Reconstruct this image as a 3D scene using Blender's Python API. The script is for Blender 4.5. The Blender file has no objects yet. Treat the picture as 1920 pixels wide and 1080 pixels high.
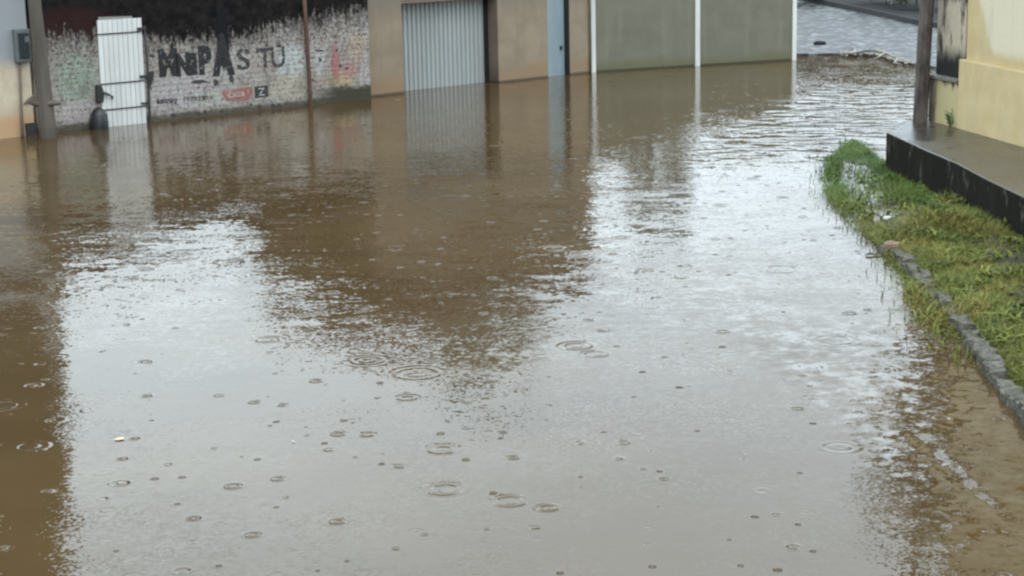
import bpy, bmesh, math, random
import numpy as np
from mathutils import Vector, Matrix
random.seed(7)
S = bpy.context.scene
COL = S.collection

# ------------------------------------------------------------------ camera
F = 3347.0; PITCH = math.radians(12.14); ROLL = 0.022; H = 3.5
fw = Vector((0, math.cos(PITCH), -math.sin(PITCH))); rt0 = Vector((1, 0, 0)); up0 = rt0.cross(fw)
rt = math.cos(ROLL)*rt0 - math.sin(ROLL)*up0
up = math.cos(ROLL)*up0 + math.sin(ROLL)*rt0
cd = bpy.data.cameras.new('camera'); cam = bpy.data.objects.new('camera', cd); COL.objects.link(cam)
cd.sensor_width = 36; cd.lens = F/1920*36; cd.clip_start = 0.1; cd.clip_end = 3000
m3 = Matrix((rt, up, -fw)).transposed()
cam.matrix_world = Matrix.Translation((0, 0, H)) @ m3.to_4x4()
S.camera = cam
S.view_settings.view_transform = 'Standard'; S.view_settings.look = 'None'
S.view_settings.exposure = 0.0; S.view_settings.gamma = 1
try: S.cycles.filter_width = 2.4
except Exception: pass

# ------------------------------------------------------------------ overcast sky and soft sun
w = bpy.data.worlds.new("World"); S.world = w; w.use_nodes = True
nt = w.node_tree; nt.nodes.clear()
out = nt.nodes.new('ShaderNodeOutputWorld'); bg = nt.nodes.new('ShaderNodeBackground')
sky = nt.nodes.new('ShaderNodeTexSky'); sky.sky_type = 'NISHITA'; sky.sun_disc = False
sky.sun_elevation = math.radians(52); sky.sun_rotation = math.radians(160); sky.dust_density = 3
hs = nt.nodes.new('ShaderNodeHueSaturation'); hs.inputs['Saturation'].default_value = 0.35
nt.links.new(sky.outputs[0], hs.inputs['Color'])
tc = nt.nodes.new('ShaderNodeTexCoord'); mp = nt.nodes.new('ShaderNodeMapping'); mp.inputs['Scale'].default_value = (1.3, 1.3, 4.0)
nz = nt.nodes.new('ShaderNodeTexNoise'); nz.inputs['Scale'].default_value = 2.2; nz.inputs['Detail'].default_value = 4
cr = nt.nodes.new('ShaderNodeValToRGB')
cr.color_ramp.elements[0].position = 0.30; cr.color_ramp.elements[0].color = (17.0, 19.9, 22.0, 1)
cr.color_ramp.elements[1].position = 0.70; cr.color_ramp.elements[1].color = (23.8, 27.8, 30.0, 1)
nt.links.new(tc.outputs['Generated'], mp.inputs[0]); nt.links.new(mp.outputs[0], nz.inputs['Vector']); nt.links.new(nz.outputs[0], cr.inputs[0])
mx = nt.nodes.new('ShaderNodeMixRGB'); mx.inputs[0].default_value = 0.85
nt.links.new(hs.outputs[0], mx.inputs[1]); nt.links.new(cr.outputs[0], mx.inputs[2])
sx_ = nt.nodes.new('ShaderNodeSeparateXYZ'); nt.links.new(tc.outputs['Generated'], sx_.inputs[0])
mr = nt.nodes.new('ShaderNodeMapRange'); mr.inputs[1].default_value = 0.0; mr.inputs[2].default_value = 0.5; mr.inputs[3].default_value = 0.98; mr.inputs[4].default_value = 1.20
nt.links.new(sx_.outputs[2], mr.inputs[0]); vm = nt.nodes.new('ShaderNodeVectorMath'); vm.operation = 'SCALE'
nt.links.new(mx.outputs[0], vm.inputs[0]); nt.links.new(mr.outputs[0], vm.inputs['Scale'])
nt.links.new(vm.outputs[0], bg.inputs[0]); bg.inputs[1].default_value = 0.098
nt.links.new(bg.outputs[0], out.inputs[0])
sd = bpy.data.lights.new('sun', 'SUN'); so = bpy.data.objects.new('sun', sd); COL.objects.link(so)
sd.energy = 0.5; sd.angle = math.radians(25); sd.color = (1, 0.97, 0.93)
so.rotation_euler = (math.radians(38), 0, math.radians(20))

# ------------------------------------------------------------------ picture-to-world helpers
def ray(x, y): return fw + (x-960)/F*rt - (y-540)/F*up
def P(x, y, z=0.0):
    d = ray(x, y); t = (z-H)/d.z; return Vector((0, 0, H)) + t*d
class Wall:
    """vertical plane through two ground points; local x along it, y away from the street, z up"""
    def __init__(s, A, B):
        s.A = Vector((A[0], A[1], 0)); d = Vector((B[0]-A[0], B[1]-A[1], 0)); s.L = d.length; s.t = d.normalized()
        s.n = Vector((-s.t.y, s.t.x, 0)); s.rz = math.atan2(s.t.y, s.t.x)
    def uw(s, x, y, off=0.0):
        d = ray(x, y); A = s.A + s.n*off
        k = A.dot(s.n)/Vector((d.x, d.y, 0)).dot(s.n); q = Vector((0, 0, H)) + k*d
        return (q-A).dot(s.t), q.z

# ------------------------------------------------------------------ object helpers
def tag(o, label=None, cat=None, group=None, kind=None):
    if label: o['label'] = label
    if cat: o['category'] = cat
    if group: o['group'] = group
    if kind: o['kind'] = kind
    return o
def empty(name, loc, rz=0.0):
    o = bpy.data.objects.new(name, None); COL.objects.link(o); o.location = loc; o.rotation_euler = (0, 0, rz)
    o.empty_display_size = 0.2; return o
class MB:
    def __init__(s): s.v = []; s.f = []
    def add(s, vs, fs):
        k = len(s.v); s.v += [tuple(a) for a in vs]; s.f += [tuple(k+i for i in f) for f in fs]; return s
    def box(s, x0, x1, y0, y1, z0, z1):
        vs = [(x, y, z) for z in (z0, z1) for y in (y0, y1) for x in (x0, x1)]
        return s.add(vs, [(0, 2, 3, 1), (4, 5, 7, 6), (0, 1, 5, 4), (2, 6, 7, 3), (0, 4, 6, 2), (1, 3, 7, 5)])
    def prism(s, poly, y0, y1):           # polygon in x,z (counter-clockwise seen from -y) extruded along y
        n = len(poly); vs = [(x, y0, z) for x, z in poly] + [(x, y1, z) for x, z in poly]
        fs = [tuple(range(n)), tuple(reversed(range(n, 2*n)))] + [(i, i+n, (i+1) % n+n, (i+1) % n) for i in range(n)]
        return s.add(vs, fs)
    def slab(s, poly, z0, z1):            # polygon in x,y
        n = len(poly); vs = [(x, y, z0) for x, y in poly] + [(x, y, z1) for x, y in poly]
        fs = [tuple(reversed(range(n))), tuple(range(n, 2*n))] + [(i, (i+1) % n, (i+1) % n+n, i+n) for i in range(n)]
        return s.add(vs, fs)
    def tube(s, pts, rs, n=10, cap=True, wob=0.0):
        rings = []; k0 = len(s.v)
        for i, p in enumerate(pts):
            p = Vector(p); a = Vector(pts[max(i-1, 0)]); b = Vector(pts[min(i+1, len(pts)-1)]); d = (b-a).normalized()
            x = d.orthogonal().normalized() if abs(d.z) < .9 else Vector((1, 0, 0)).cross(d).normalized()
            y = d.cross(x); r = rs[i] if isinstance(rs, (list, tuple)) else rs
            for j in range(n):
                t = 2*math.pi*j/n; q = p + (x*math.cos(t)+y*math.sin(t))*r*(1+wob*(random.random()-.5)); s.v.append(tuple(q))
        for i in range(len(pts)-1):
            for j in range(n):
                a = k0+i*n+j; b = k0+i*n+(j+1) % n; s.f.append((a, b, b+n, a+n))
        if cap:
            s.f.append(tuple(k0+j for j in reversed(range(n)))); s.f.append(tuple(k0+(len(pts)-1)*n+j for j in range(n)))
        return s
    def build(s, name, mat, parent=None, bevel=0.0, smooth=False, loc=None, rz=0.0):
        me = bpy.data.meshes.new(name); me.from_pydata(s.v, [], s.f); me.validate(); me.update()
        bm = bmesh.new(); bm.from_mesh(me); bmesh.ops.recalc_face_normals(bm, faces=bm.faces); bm.to_mesh(me); bm.free()
        o = bpy.data.objects.new(name, me); COL.objects.link(o); me.materials.append(mat)
        if parent is not None: o.parent = parent
        if loc is not None: o.location = loc
        if rz: o.rotation_euler = (0, 0, rz)
        if smooth:
            for p in me.polygons: p.use_smooth = True
        if bevel:
            b = o.modifiers.new('bevel', 'BEVEL'); b.width = bevel; b.segments = 2; b.limit_method = 'ANGLE'
        return o

# ------------------------------------------------------------------ material helpers
class NT:
    def __init__(s, name):
        s.m = bpy.data.materials.new(name); s.m.use_nodes = True; s.t = s.m.node_tree; s.b = s.t.nodes['Principled BSDF']
        s.o = s.t.nodes['Material Output']
    def n(s, k): return s.t.nodes.new(k)
    def put(s, sock, v):
        if v is None: return
        if hasattr(v, 'is_output') or isinstance(v, bpy.types.NodeSocket): s.t.links.new(v, sock)
        else: sock.default_value = v if not isinstance(v, tuple) or len(v) != 3 or sock.type != 'RGBA' else (*v, 1)
    def obj(s): return s.n('ShaderNodeTexCoord').outputs['Object']
    def pos(s): return s.n('ShaderNodeNewGeometry').outputs['Position']
    def map(s, vec, scale=(1, 1, 1), loc=(0, 0, 0), rot=(0, 0, 0)):
        a = s.n('ShaderNodeMapping'); s.put(a.inputs[0], vec); a.inputs['Scale'].default_value = scale
        a.inputs['Location'].default_value = loc; a.inputs['Rotation'].default_value = rot; return a.outputs[0]
    def noise(s, vec, scale, detail=4, rough=.55, dist=0.0):
        a = s.n('ShaderNodeTexNoise'); s.put(a.inputs['Vector'], vec); a.inputs['Scale'].default_value = scale
        a.inputs['Detail'].default_value = detail; a.inputs['Roughness'].default_value = rough; a.inputs['Distortion'].default_value = dist
        return a.outputs[0]
    def vor(s, vec, scale, feature='F1', rnd=1.0):
        a = s.n('ShaderNodeTexVoronoi'); a.feature = feature; s.put(a.inputs['Vector'], vec); a.inputs['Scale'].default_value = scale
        a.inputs['Randomness'].default_value = rnd; return a
    def math(s, op, a, b=None, c=None, clamp=False):
        q = s.n('ShaderNodeMath'); q.operation = op; q.use_clamp = clamp
        s.put(q.inputs[0], a); s.put(q.inputs[1], b); s.put(q.inputs[2], c); return q.outputs[0]
    def ss(s, v, a, b, lo=0.0, hi=1.0):      # smooth step from a to b
        q = s.n('ShaderNodeMapRange'); q.interpolation_type = 'SMOOTHSTEP'; s.put(q.inputs[0], v)
        if a <= b: q.inputs[1].default_value = a; q.inputs[2].default_value = b; q.inputs[3].default_value = lo; q.inputs[4].default_value = hi
        else: q.inputs[1].default_value = b; q.inputs[2].default_value = a; q.inputs[3].default_value = hi; q.inputs[4].default_value = lo
        return q.outputs[0]
    def mix(s, f, a, b):
        q = s.n('ShaderNodeMixRGB'); s.put(q.inputs[0], f); s.put(q.inputs[1], a); s.put(q.inputs[2], b); return q.outputs[0]
    def sep(s, v):
        q = s.n('ShaderNodeSeparateXYZ'); s.put(q.inputs[0], v); return q.outputs
    def comb(s, x, y, z):
        q = s.n('ShaderNodeCombineXYZ'); s.put(q.inputs[0], x); s.put(q.inputs[1], y); s.put(q.inputs[2], z); return q.outputs[0]
    def bump(s, h, dist=1.0, strength=1.0, normal=None):
        q = s.n('ShaderNodeBump'); q.inputs['Strength'].default_value = strength; q.inputs['Distance'].default_value = dist
        s.put(q.inputs['Height'], h)
        if normal is not None: s.put(q.inputs['Normal'], normal)
        return q.outputs[0]
    def fin(s, col, rough=.8, normal=None, spec=None, metal=None):
        s.put(s.b.inputs['Base Color'], col); s.put(s.b.inputs['Roughness'], rough)
        if normal is not None: s.put(s.b.inputs['Normal'], normal)
        if spec is not None: s.put(s.b.inputs['Specular IOR Level'], spec)
        if metal is not None: s.put(s.b.inputs['Metallic'], metal)
        return s.m
def lin(r, g, b):
    f = lambda c: (c/255/12.92 if c/255 <= .04045 else ((c/255+.055)/1.055)**2.4)
    return (f(r), f(g), f(b))
def plain(name, c, var=.35, scale=6.0, rough=.8, bump=.004, streak=1.0, spec=None, c2=None):
    k = NT(name); v = k.map(k.obj(), (1, 1, 1/streak)); a = k.noise(v, scale, 6, .65); b = k.noise(v, scale*.22, 3)
    dark = c2 or tuple(x*(1-var) for x in c)
    col = k.mix(k.ss(a, .3, .72), dark, c); col = k.mix(k.ss(b, .35, .75, 0, .5), col, tuple(min(1, x*(1+var*.5)) for x in c))
    return k.fin(col, rough, k.bump(a, bump), spec)

def ell(k, X, Z, cx, cz, rx, rz, edge, nz, amp=.5, soft=.25):
    """ragged elliptical patch mask"""
    a = k.math('DIVIDE', k.math('SUBTRACT', X, cx), rx); b = k.math('DIVIDE', k.math('SUBTRACT', Z, cz), rz)
    d = k.math('SQRT', k.math('ADD', k.math('MULTIPLY', a, a), k.math('MULTIPLY', b, b)))
    d = k.math('ADD', d, k.math('MULTIPLY', k.math('SUBTRACT', nz, .5), amp*2))
    return k.ss(d, 1+soft, 1-soft, 0, 1) if False else k.ss(d, 1-soft, 1+soft, edge, 0.0)

# ---- muddy flood water
def water_mat():
    k = NT('flood_water'); p = k.pos(); X, Y, Z = k.sep(p)
    flat = k.comb(X, Y, 0.0)
    body = k.mix(k.ss(k.noise(flat, .35, 4), .3, .7), (.058, .0345, .0125), (.080, .0495, .020))
    VM = lambda op, a, b=None: (lambda q: (setattr(q, 'operation', op), k.put(q.inputs[0], a), (k.put(q.inputs[1], b) if b is not None else None), q.outputs[0])[-1])(k.n('ShaderNodeVectorMath'))
    def VS(a, f):
        q = k.n('ShaderNodeVectorMath'); q.operation = 'SCALE'; k.put(q.inputs[0], a); k.put(q.inputs['Scale'], f); return q.outputs[0]
    # rain rings: one drop per voronoi cell, tilt of the surface given directly along the ring's radius
    def rings(scale, off, rmin, rmax, lam, wid, amp, keep):
        vec = k.map(flat, (1, 1, 1), (off, off*1.7, 0)); v = k.vor(vec, scale); d = k.math('DIVIDE', v.outputs['Distance'], scale)
        r, g, b = k.sep(v.outputs['Color'])
        R = k.math('ADD', rmin, k.math('MULTIPLY', k.math('POWER', r, 1.6), rmax-rmin)); x = k.math('SUBTRACT', d, R)
        e = k.math('EXPONENT', k.math('MULTIPLY', -1.0, k.math('POWER', k.math('ABSOLUTE', k.math('DIVIDE', x, wid)), 2.0)))
        c = k.math('SINE', k.math('MULTIPLY', x, 2*math.pi/lam))
        on = k.ss(g, 1-keep-.01, 1-keep+.01); st = k.math('MULTIPLY', on, k.math('MULTIPLY_ADD', k.math('POWER', b, 2.0), .85, .15))
        lim = k.math('SUBTRACT', 1.0, k.ss(d, .30/scale, .46/scale))
        m = k.math('MULTIPLY', k.math('MULTIPLY', k.math('MULTIPLY', e, c), k.math('MULTIPLY', st, lim)), amp)
        return VS(VM('NORMALIZE', VM('SUBTRACT', vec, v.outputs['Position'])), m)
    def nz(vec, scale, detail, rough, amp):
        a = k.n('ShaderNodeTexNoise'); k.put(a.inputs['Vector'], vec); a.inputs['Scale'].default_value = scale; a.inputs['Detail'].default_value = detail; a.inputs['Roughness'].default_value = rough
        return VS(VM('SUBTRACT', a.outputs['Color'], (.5, .5, .5)), amp)
    big = k.noise(k.map(flat, (1, .55, 1), (3.1, 0, 0)), .36, 3, .5); patch = k.ss(big, .42, .66)
    mid = k.math('MULTIPLY', k.ss(Y, 12.0, 17.0), k.math('SUBTRACT', 1.0, k.ss(Y, 21.5, 27.0)))
    dline = k.math('SUBTRACT', k.math('SUBTRACT', X, 1.2), k.math('MULTIPLY', k.math('SUBTRACT', Y, 21.7), .42))
    cur = k.math('MULTIPLY', k.ss(k.math('MULTIPLY_ADD', k.noise(flat, 1.3, 3), .8, dline), -.1, .8), k.ss(Y, 22.0, 27.0))
    cur = k.math('MULTIPLY', cur, k.math('SUBTRACT', 1.0, k.ss(k.math('MULTIPLY_ADD', X, .62, Y), 37.2, 38.6)))
    parts = [rings(4.6, 3.1, .005, .020, .040, .015, 1.5, .60), rings(5.3, 29.7, .004, .012, .030, .010, 1.2, .55), rings(3.1, 17.3, .012, .045, .044, .022, .42, .85), rings(2.6, 71.3, .015, .06, .050, .030, .36, .8),
             rings(1.5, 41.9, .03, .12, .050, .045, .15, .95), rings(1.15, 5.9, .08, .22, .070, .07, .11, .8),
             nz(k.map(flat, (1, 1.6, 1), rot=(0, 0, .12)), 1.0, 2, .5, k.math('MULTIPLY_ADD', mid, .05, .022)),
             nz(k.map(flat, (.8, 1.9, 1), rot=(0, 0, -.1)), 3.2, 4, .6, k.math('MULTIPLY_ADD', k.math('MULTIPLY', mid, k.math('MULTIPLY_ADD', patch, .75, .25)), .17, .025)),
             nz(flat, 17.0, 3, .6, k.math('ADD', k.math('MULTIPLY_ADD', mid, .075, .065), k.ss(Y, 22, 27, 0, .07))),
             nz(flat, 42.0, 2, .6, k.math('MULTIPLY_ADD', k.ss(k.noise(k.map(flat, (1, 1, 1), (7, 2, 0)), .9, 3), .4, .65), .16, .05)),
             nz(k.map(flat, (1, 1.3, 1)), 4.4, 3, .6, k.math('MULTIPLY', cur, .26))]
    cvec = k.map(flat, (1, 1, 1), (1, 2, 0)); cv = k.vor(cvec, 2.9); cd_ = VM('SUBTRACT', cvec, cv.outputs['Position'])
    parts.append(VS(cd_, k.math('MULTIPLY', k.math('MULTIPLY', cur, k.ss(k.noise(flat, .8, 2), .35, .6, .3, 1)), .75)))
    bx = k.ss(k.math('MULTIPLY_ADD', Y, .13, X), 3.45, 3.9); by = k.math('SUBTRACT', 1.0, k.ss(Y, 13.5, 15.5))
    parts.append(nz(flat, 6.5, 5, .66, k.math('MULTIPLY', k.math('MULTIPLY', bx, by), .50)))
    for (ax, ay, bx_, by_, amp) in [(1712, 812, 1862, 962, .75), (1725, 850, 1900, 985, .45)]:
        a = P(ax, ay); b = P(bx_, by_); d = b-a; L_ = d.length; d = d/L_; nx_, ny_ = -d.y, d.x
        rx = k.math('SUBTRACT', X, a.x); ry = k.math('SUBTRACT', Y, a.y); wob_ = k.math('MULTIPLY', k.math('SUBTRACT', k.noise(flat, 4, 3), .5), .12)
        u = k.math('DIVIDE', k.math('ADD', k.math('MULTIPLY_ADD', rx, nx_, k.math('MULTIPLY', ry, ny_)), wob_), .055); v = k.math('MULTIPLY_ADD', rx, d.x, k.math('MULTIPLY', ry, d.y))
        g_ = k.math('EXPONENT', k.math('MULTIPLY', k.math('MULTIPLY', u, u), -1.0)); wn = k.math('MULTIPLY', k.ss(v, -.1, .15), k.math('SUBTRACT', 1.0, k.ss(v, L_*.6, L_)))
        m = k.math('MULTIPLY', k.math('MULTIPLY', g_, u), k.math('MULTIPLY', k.math('MULTIPLY', wn, k.ss(k.noise(flat, 7.5, 4, .7), .40, .58, .05, 1)), amp)); parts.append(k.comb(k.math('MULTIPLY', m, nx_), k.math('MULTIPLY', m, ny_), 0.0))
    S_ = parts[0]
    for q in parts[1:]: S_ = VM('ADD', S_, q)
    sx, sy, _ = k.sep(S_)
    N_ = VM('NORMALIZE', k.comb(k.math('MULTIPLY', sx, -1.0), k.math('MULTIPLY', sy, -1.0), 1.0))
    k.fin(body, .03, N_); k.b.inputs['IOR'].default_value = 1.36
    return k.m

# ---- whitewashed, mouldy brick wall with old paint
def graffiti_mat(W):
    k = NT('old_painted_brick'); p = k.obj(); X, Y, Z = k.sep(p)
    n1 = k.noise(p, 5, 6, .7); n2 = k.noise(p, 17, 5, .7); n3 = k.noise(p, 1.3, 4, .6); st = k.noise(k.map(p, (9, 9, .8)), 1.0, 4, .6)
    n4 = k.noise(k.map(p, (1, 1, 1), (5, 5, 5)), 9, 5, .75)
    col = k.mix(k.ss(n3, .3, .7), (.28, .255, .225), (.40, .385, .36))
    col = k.mix(k.ss(n4, .48, .64, 0, .8), col, (.30, .205, .17))          # pink of the old brick
    def patch(cx, cy, wx, wy, c, e, amp=.5, soft=.3):
        nonlocal col
        u, z = W.uw(cx, cy); u1, _ = W.uw(cx+wx, cy); _, z1 = W.uw(cx, cy-wy)
        col = k.mix(ell(k, X, Z, u, z, abs(u1-u), abs(z1-z), e, n1, amp, soft), col, c)
    patch(145, 150, 36, 52, (.20, .30, .22), .62, .7, .4)
    patch(150, 215, 34, 26, (.44, .38, .37), .6, .5)
    patch(355, 170, 70, 40, (.40, .37, .38), .6, .6)
    patch(390, 185, 22, 14, (.36, .39, .32), .6, .6)
    patch(545, 118, 26, 34, (.46, .49, .48), .75, .5)
    patch(545, 165, 34, 28, (.42, .38, .29), .6, .6)
    patch(640, 148, 26, 14, (.42, .34, .17), .7, .7)
    patch(628, 118, 9, 32, (.33, .10, .10), .75, .7)
    patch(655, 132, 15, 16, (.40, .17, .17), .6, .8)
    patch(668, 90, 18, 32, (.40, .30, .22), .6, .6)
    patch(600, 120, 10, 22, (.44, .45, .46), .7, .6)
    # brick courses and chipped spots
    bt = k.n('ShaderNodeTexBrick'); k.put(bt.inputs['Vector'], k.comb(X, Z, 0.0)); bt.inputs['Scale'].default_value = 1.0
    bt.inputs['Brick Width'].default_value = .22; bt.inputs['Row Height'].default_value = .085; bt.inputs['Mortar Size'].default_value = .008
    bt.inputs['Color1'].default_value = (1, 1, 1, 1); bt.inputs['Color2'].default_value = (.78, .74, .72, 1); bt.inputs['Mortar'].default_value = (.45, .42, .4, 1)
    mm = k.n('ShaderNodeMixRGB'); mm.blend_type = 'MULTIPLY'; mm.inputs[0].default_value = .32; k.put(mm.inputs[1], col); k.put(mm.inputs[2], bt.outputs[0]); col = mm.outputs[0]
    nb_ = k.noise(k.map(p, (1, 1, 1.25), (9, 1, 4)), 13, 4, .8); up_ = k.ss(Z, .75, 1.6, 0, .06)
    col = k.mix(k.ss(k.math('ADD', n2, up_), .53, .62, 0, .85), col, (.07, .055, .048)); col = k.mix(k.ss(k.math('ADD', nb_, up_), .58, .64, 0, .8), col, (.035, .028, .026))
    col = k.mix(k.ss(k.noise(p, 30, 3, .6), .56, .68, 0, .6), col, (.50, .47, .44)); col = k.mix(k.ss(k.noise(k.map(p, (1,1,1), (2,7,1)), 8, 5, .75), .53, .64, 0, .7), col, (.24, .15, .125)); col = k.mix(k.ss(k.noise(k.map(p, (1.6,1,1), (8,1,3)), 3.2, 5, .7), .50, .66, 0, .6), col, (.13, .115, .10))
    ch = k.vor(p, 6.5); chm = k.math('MULTIPLY', k.math('SUBTRACT', 1.0, k.ss(ch.outputs['Distance'], .12, .26)), k.ss(n1, .5, .6)); col = k.mix(chm, col, (.04, .033, .028))
    # damp moss along the waterline
    low = k.math('SUBTRACT', 1.0, k.ss(k.math('ADD', Z, k.math('MULTIPLY', n1, -.22)), -.07, .06)); col = k.mix(k.math('MULTIPLY', low, .85), col, (.05, .042, .028))
    mo = k.math('MULTIPLY', k.ss(X, 4.9, 5.7), k.math('SUBTRACT', 1.0, k.ss(k.math('MULTIPLY_ADD', n1, -.45, Z), -.02, .12))); col = k.mix(mo, col, (.055, .052, .035))
    # black mould creeping down from the top
    lim = k.math('MULTIPLY_ADD', k.math('SUBTRACT', k.ss(X, 1.2, 2.4), k.ss(X, 3.6, 4.7)), -.20, 1.50)
    lim = k.math('ADD', lim, k.ss(X, 4.8, 6.2, 0, .10))
    e = k.math('ADD', k.math('SUBTRACT', Z, lim), k.math('MULTIPLY_ADD', st, .50, -.25)); dr_ = k.noise(k.map(p, (15, 15, 4.5)), 1.0, 5, .7); e = k.math('MULTIPLY_ADD', k.math('SUBTRACT', dr_, .5), 1.1, e); e = k.math('MULTIPLY_ADD', k.math('SUBTRACT', n2, .5), .45, e); e = k.math('MULTIPLY_ADD', k.math('SUBTRACT', n1, .5), .5, e)
    blk = k.mix(k.ss(n1, .35, .7), (.003, .003, .003), (.020, .016, .015))
    blk = k.mix(ell(k, X, Z, .35, 1.6, .9, .4, .7, n1, .5), blk, (.032, .012, .012))
    col = k.mix(k.ss(e, -.30, -.02, 0, .62), col, (.085, .075, .068)); col = k.mix(k.ss(e, -.05, .12), col, blk)
    u, z = W.uw(418, 70); col = k.mix(ell(k, X, Z, u, z, .12, .55, 1.0, n2, .5, .15), col, (.010, .010, .012))   # run of black between the letters
    return k.fin(col, .95, k.bump(k.math('ADD', k.math('MULTIPLY', n2, .6), bt.outputs['Fac']), .012), .15)

def worn_paint(name, c, amt=.5, scale=14):
    k = NT(name); p = k.obj(); n = k.noise(p, scale, 6, .75)
    tr = k.n('ShaderNodeBsdfTransparent'); ms = k.n('ShaderNodeMixShader')
    k.put(ms.inputs[0], k.ss(n, amt-.05, amt+.03)); k.t.links.new(k.b.outputs[0], ms.inputs[2]); k.t.links.new(tr.outputs[0], ms.inputs[1])
    # input 1 shows where the factor is 0
    k.t.links.new(ms.outputs[0], k.o.inputs['Surface'])
    return k.fin(k.mix(k.noise(p, 5, 3), c, tuple(x*1.8+.01 for x in c)), .8)

def plaster(name, c, damp, damp_h=.25, dark=(.16, .13, .10), var=.22, streak=(6, 6, .5), samt=.35, zt=None, smul=.7):
    k = NT(name); p = k.obj(); X, Y, Z = k.sep(p); n = k.noise(p, 2.0, 6, .6); f = k.noise(p, 26, 5, .7); s = k.noise(k.map(p, streak), 1.0, 5, .6)
    col = k.mix(k.ss(n, .3, .7), tuple(x*(1-var) for x in c), c)
    col = k.mix(k.ss(s, .48, .75, 0, samt), col, tuple(x*smul for x in c))
    col = k.mix(k.ss(f, .55, .8, 0, .35), col, tuple(x*.75 for x in c))
    e = k.math('MULTIPLY_ADD', n, -.45, Z); col = k.mix(k.math('SUBTRACT', 1.0, k.ss(e, damp_h-.40, damp_h-.12)), col, damp)
    wl = k.math('SUBTRACT', 1.0, k.ss(k.math('MULTIPLY_ADD', f, -.04, Z), .0, .03)); col = k.mix(wl, col, tuple(x*.35 for x in damp))
    if zt: col = k.mix(k.ss(k.math('MULTIPLY_ADD', s, .4, Z), zt-.1, zt+.5, 0, .75), col, dark)
    return k.fin(col, .8, k.bump(k.math('ADD', k.math('MULTIPLY', f, .4), n), .008))

M = {}
M['water'] = water_mat()
M['beige'] = plaster('beige_plaster', (.262, .202, .138), (.235, .155, .092), .32, zt=1.5)
M['trim_brown'] = plaster('brown_plaster', (.17, .125, .095), (.10, .075, .05), .3)
M['green'] = plaster('grey_green_render', (.152, .143, .103), (.115, .108, .056), .20, var=.16, streak=(5, 5, .6), samt=.45, smul=1.28)
M['cream_l'] = None
M['shutter'] = plain('blue_grey_metal', (.33, .345, .335), .16, 3, .45, .001, 6)
M['white'] = plain('white_paint', (.60, .60, .565), .22, 8, .5, .001, 8)
M['gate_white'] = plain('gate_white_paint', (.585, .58, .56), .20, 9, .5, .001, 9)
M['iron'] = plain('dark_iron', (.022, .02, .02), .4, 12, .5, .002)
M['rust'] = plain('rusty_iron', (.10, .045, .028), .5, 14, .75, .003)
M['black'] = plain('black_gap_shade', (.006, .006, .006), .3, 5, .9, .001)  # near-black colour for the shade in the gap beside the shutter
M['pole'] = plain('weathered_pole_wood', (.105, .086, .068), .45, 7, .85, .01, 8)
M['conc_pole'] = plain('weathered_concrete', (.13, .105, .09), .5, 9, .85, .02, 2.5, c2=(.022, .014, .012))
M['dkhouse'] = plain('old_brown_wall', (.085, .065, .05), .4, 3, .9)
M['tile'] = plain('old_roof_tile', (.085, .055, .042), .4, 6, .85)
M['stone'] = plain('kerb_stone', (.19, .175, .155), .6, 9, .7, .012)
def broken_kerb_mat():
    k = NT('broken_kerb_stone'); p = k.pos(); n = k.noise(p, 13, 5, .8); f = k.noise(p, 34, 5, .75); g = k.noise(k.map(p, (1, 1, 1), (3, 8, 2)), 6, 5, .7)
    c = k.mix(k.ss(n, .35, .65), (.030, .026, .019), (.175, .155, .125)); c = k.mix(k.ss(f, .5, .62, 0, .8), c, (.045, .04, .032)); c = k.mix(k.ss(g, .50, .60, 0, .85), c, (.055, .06, .022))
    return k.fin(c, k.ss(f, .3, .7, .35, .8), k.bump(k.math('ADD', n, k.math('MULTIPLY', f, .5)), .03))
M['bkerb'] = broken_kerb_mat()
M['bark'] = plain('bark', (.07, .055, .04), .4, 9, .9, .01, 4)
M['bag'] = plain('black_plastic', (.014, .015, .016), .3, 10, .35, .01)
M['glass'] = plain('meter_glass', (.018, .022, .024), .2, 5, .15, .0)
M['greybox'] = plain('grey_meter_case', (.12, .13, .133), .25, 8, .6)
M['debris'] = plain('pale_debris', (.33, .31, .265), .5, 12, .8, .005)
M['leafy'] = plain('yellow_leaf', (.70, .62, .38), .2, 30, .6, .0)
M['asphalt'] = plain('wet_dark_paving', (.022, .022, .022), .35, 4, .85, .004, spec=.2)
M['dkkerb'] = plain('dark_wet_kerb', (.03, .03, .032), .4, 6, .7, .006, spec=.3)
M['soil'] = plain('wet_soil', (.050, .040, .022), .5, 22, .7, .02, c2=(.014, .014, .007))

# ------------------------------------------------------------------ ground, water
gx = np.concatenate([np.linspace(-700, -60, 9), np.linspace(-50, 50, 41), np.linspace(60, 700, 9)])
gy = np.concatenate([np.linspace(-600, -40, 7), np.linspace(-30, 90, 61), np.linspace(110, 900, 10)])
def gz(x, y):
    s = y + 1.33*x - 49.5
    if x < 4.5: s = y-46
    return -.6 + max(0, min(1, (s+1)/3))*.42 + max(0, min(s, 40))*.028 if s > -1 else -.6
g = MB(); nx, ny = len(gx), len(gy)
g.v = [(float(x), float(y), gz(x, y)) for y in gy for x in gx]
g.f = [(j*nx+i, j*nx+i+1, (j+1)*nx+i+1, (j+1)*nx+i) for j in range(ny-1) for i in range(nx-1)]
tag(g.build('ground', M['soil'], smooth=True), 'muddy ground under and beyond the flood water', kind='structure')
wt = MB().add([(-60, -30, 0), (16, -30, 0), (16, 46, 0), (-60, 46, 0)], [(0, 1, 2, 3)])
tag(wt.build('water', M['water']), 'brown rain-pocked flood water filling the street', kind='structure')

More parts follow.
